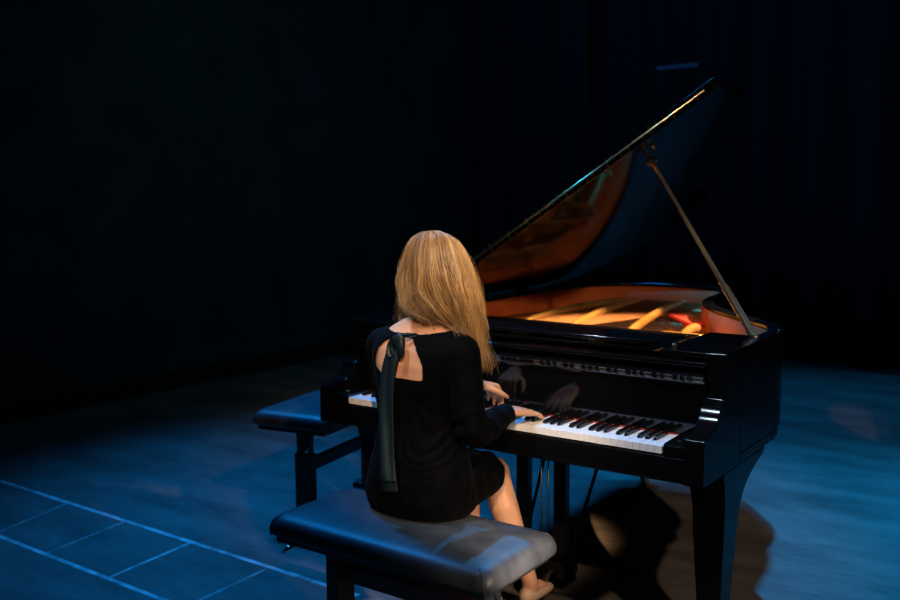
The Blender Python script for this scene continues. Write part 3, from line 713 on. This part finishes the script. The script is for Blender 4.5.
def gpath(a, depth):
    a = max(ga[0], min(ga[-1]-.01, a))
    for i in range(len(ga)-1):
        if ga[i] <= a < ga[i+1]: break
    t_ = (a-ga[i])/(ga[i+1]-ga[i]); P0, P1 = guides[ga[i]], guides[ga[i+1]]
    pts = [crown.copy()]
    for p, q in zip(P0, P1):
        v = W3(*[p[j]*(1-t_)+q[j]*t_ for j in range(3)]); cen = Vector((HEAD.x, HEAD.y, v.z))
        pts.append(cen + (v-cen)*depth if v.z > 1.12 else v + (cen-v)*.0)
    return pts
# base mass
bm = bmesh.new(); angs = [ga[0]+(ga[-1]-ga[0])*k/47 for k in range(48)]; cols = []
for a in angs: cols.append(catmull(gpath(a, .93), 5))
nr = len(cols[0]); G = [[bm.verts.new(p) for p in c_] for c_ in cols]
for i in range(47):
    for j in range(nr-1):
        try: bm.faces.new((G[i][j],G[i+1][j],G[i+1][j+1],G[i][j+1]))
        except ValueError: pass
bmesh.ops.remove_doubles(bm, verts=bm.verts, dist=.0004)
def hair_mat():
    m = bpy.data.materials.new('blonde_hair'); m.use_nodes = True; nt = m.node_tree; b = nt.nodes['Principled BSDF']
    at = nt.nodes.new('ShaderNodeAttribute'); at.attribute_name = 'tint'
    cr = nt.nodes.new('ShaderNodeValToRGB'); e = cr.color_ramp.elements
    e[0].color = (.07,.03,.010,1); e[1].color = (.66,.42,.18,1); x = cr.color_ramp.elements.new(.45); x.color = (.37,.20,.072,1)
    nt.links.new(at.outputs['Fac'], cr.inputs[0]); nt.links.new(cr.outputs[0], b.inputs['Base Color'])
    b.inputs['Roughness'].default_value = .32; b.inputs['Specular IOR Level'].default_value = .6
    return m
M_HAIR = hair_mat()
M_HBASE = mat('hair_under', (.10,.050,.018), .7, col2=(.22,.12,.045), nscale=60)
hb = obj('hair', bm, M_HBASE, person, smooth=True); s_ = hb.modifiers.new('t','SOLIDIFY'); s_.thickness = .012; s_.offset = -1
hb['label'] = 'long blonde hair falling over her right shoulder'
verts = []; faces = []; tint = []
rnd = random.Random(3)
for n_ in range(4600):
    a = ga[0]+(ga[-1]-ga[0])*rnd.random(); dep = .94+.08*rnd.random()
    stray = rnd.random() < .035
    P_ = gpath(a, dep*(1.05 if stray else 1))
    ln = .72+.34*rnd.random()
    jit = Vector((rnd.gauss(0,1), rnd.gauss(0,1), rnd.gauss(0,1)*.6))
    fr_ = rnd.random(); P_[0] = W3(-.018+.004*rnd.gauss(0,1), 1.362-.012*fr_, .040-.095*fr_) if abs(a) < 200 else P_[0]; path = catmull(P_, 4); cw = rnd.uniform(.35,.8) if not stray else 0
    ca = round(a/6.5+.6*noise.noise(Vector((a*.2,0,9))))*6.5
    PC = catmull(gpath(ca, 1.0), 4)
    clump = noise.noise(Vector((ca*.37, 3.3, 0)))
    npt = max(6, int(len(path)*min(1,ln)))
    base_t = .55+.35*noise.noise(Vector((ca*.41,1.7,0)))+rnd.gauss(0,.2)-.30*math.exp(-((a+35)/22)**2)  # last term paints the shadow zone left of centre as darker strands
    r0 = .0011 if not stray else .0005
    vi = len(verts); K = npt
    for i in range(npt):
        t_ = i/(len(path)-1); p = path[i].lerp(PC[i], cw*max(0,min(1,t_*1.7-.25)))
        off = jit*(.0015+.010*t_**2*(1.8 if stray else 1)) + Vector((math.sin(t_*9+a*.11),math.cos(t_*7+a*.07),0))*(.009*t_*t_ + .004*t_*clump)
        wv = Vector((noise.noise(Vector((ca*.31,t_*4.5,0))),noise.noise(Vector((ca*.31,t_*4.5,5))),0))*.034*t_**1.3 + Vector((noise.noise(Vector((a*2.3,t_*5,8))),noise.noise(Vector((a*2.3,t_*5,15))),0))*(.004 if not stray else .05)*t_
        off += wv
        if ln > 1 and i == npt-1: off += Vector((0,0,-.02*rnd.random()))
        p = p+off; tg = (path[min(i+1,len(path)-1)]-path[max(0,i-1)]); tg.normalize()
        out = (p-Vector((HEAD.x,HEAD.y,p.z))); out.z = 0
        if out.length < 1e-5: out = Vector((0,-1,0))
        out.normalize(); sd = tg.cross(out)
        if sd.length < 1e-4: sd = Vector((1,0,0))
        sd.normalize(); r = r0*(1-.6*(i/(npt-1))**2)
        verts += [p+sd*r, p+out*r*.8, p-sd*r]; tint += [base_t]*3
        if i:
            b_ = vi+i*3; c_ = b_-3
            faces += [(c_,c_+1,b_+1,b_),(c_+1,c_+2,b_+2,b_+1),(c_+2,c_,b_,b_+2)]
me = bpy.data.meshes.new('hair_strands'); me.from_pydata(verts, [], faces); me.update()
at = me.attributes.new('tint','FLOAT','POINT'); at.data.foreach_set('value', [max(0,min(1,q)) for q in tint])
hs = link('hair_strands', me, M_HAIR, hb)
tag(hs, kind='stuff')
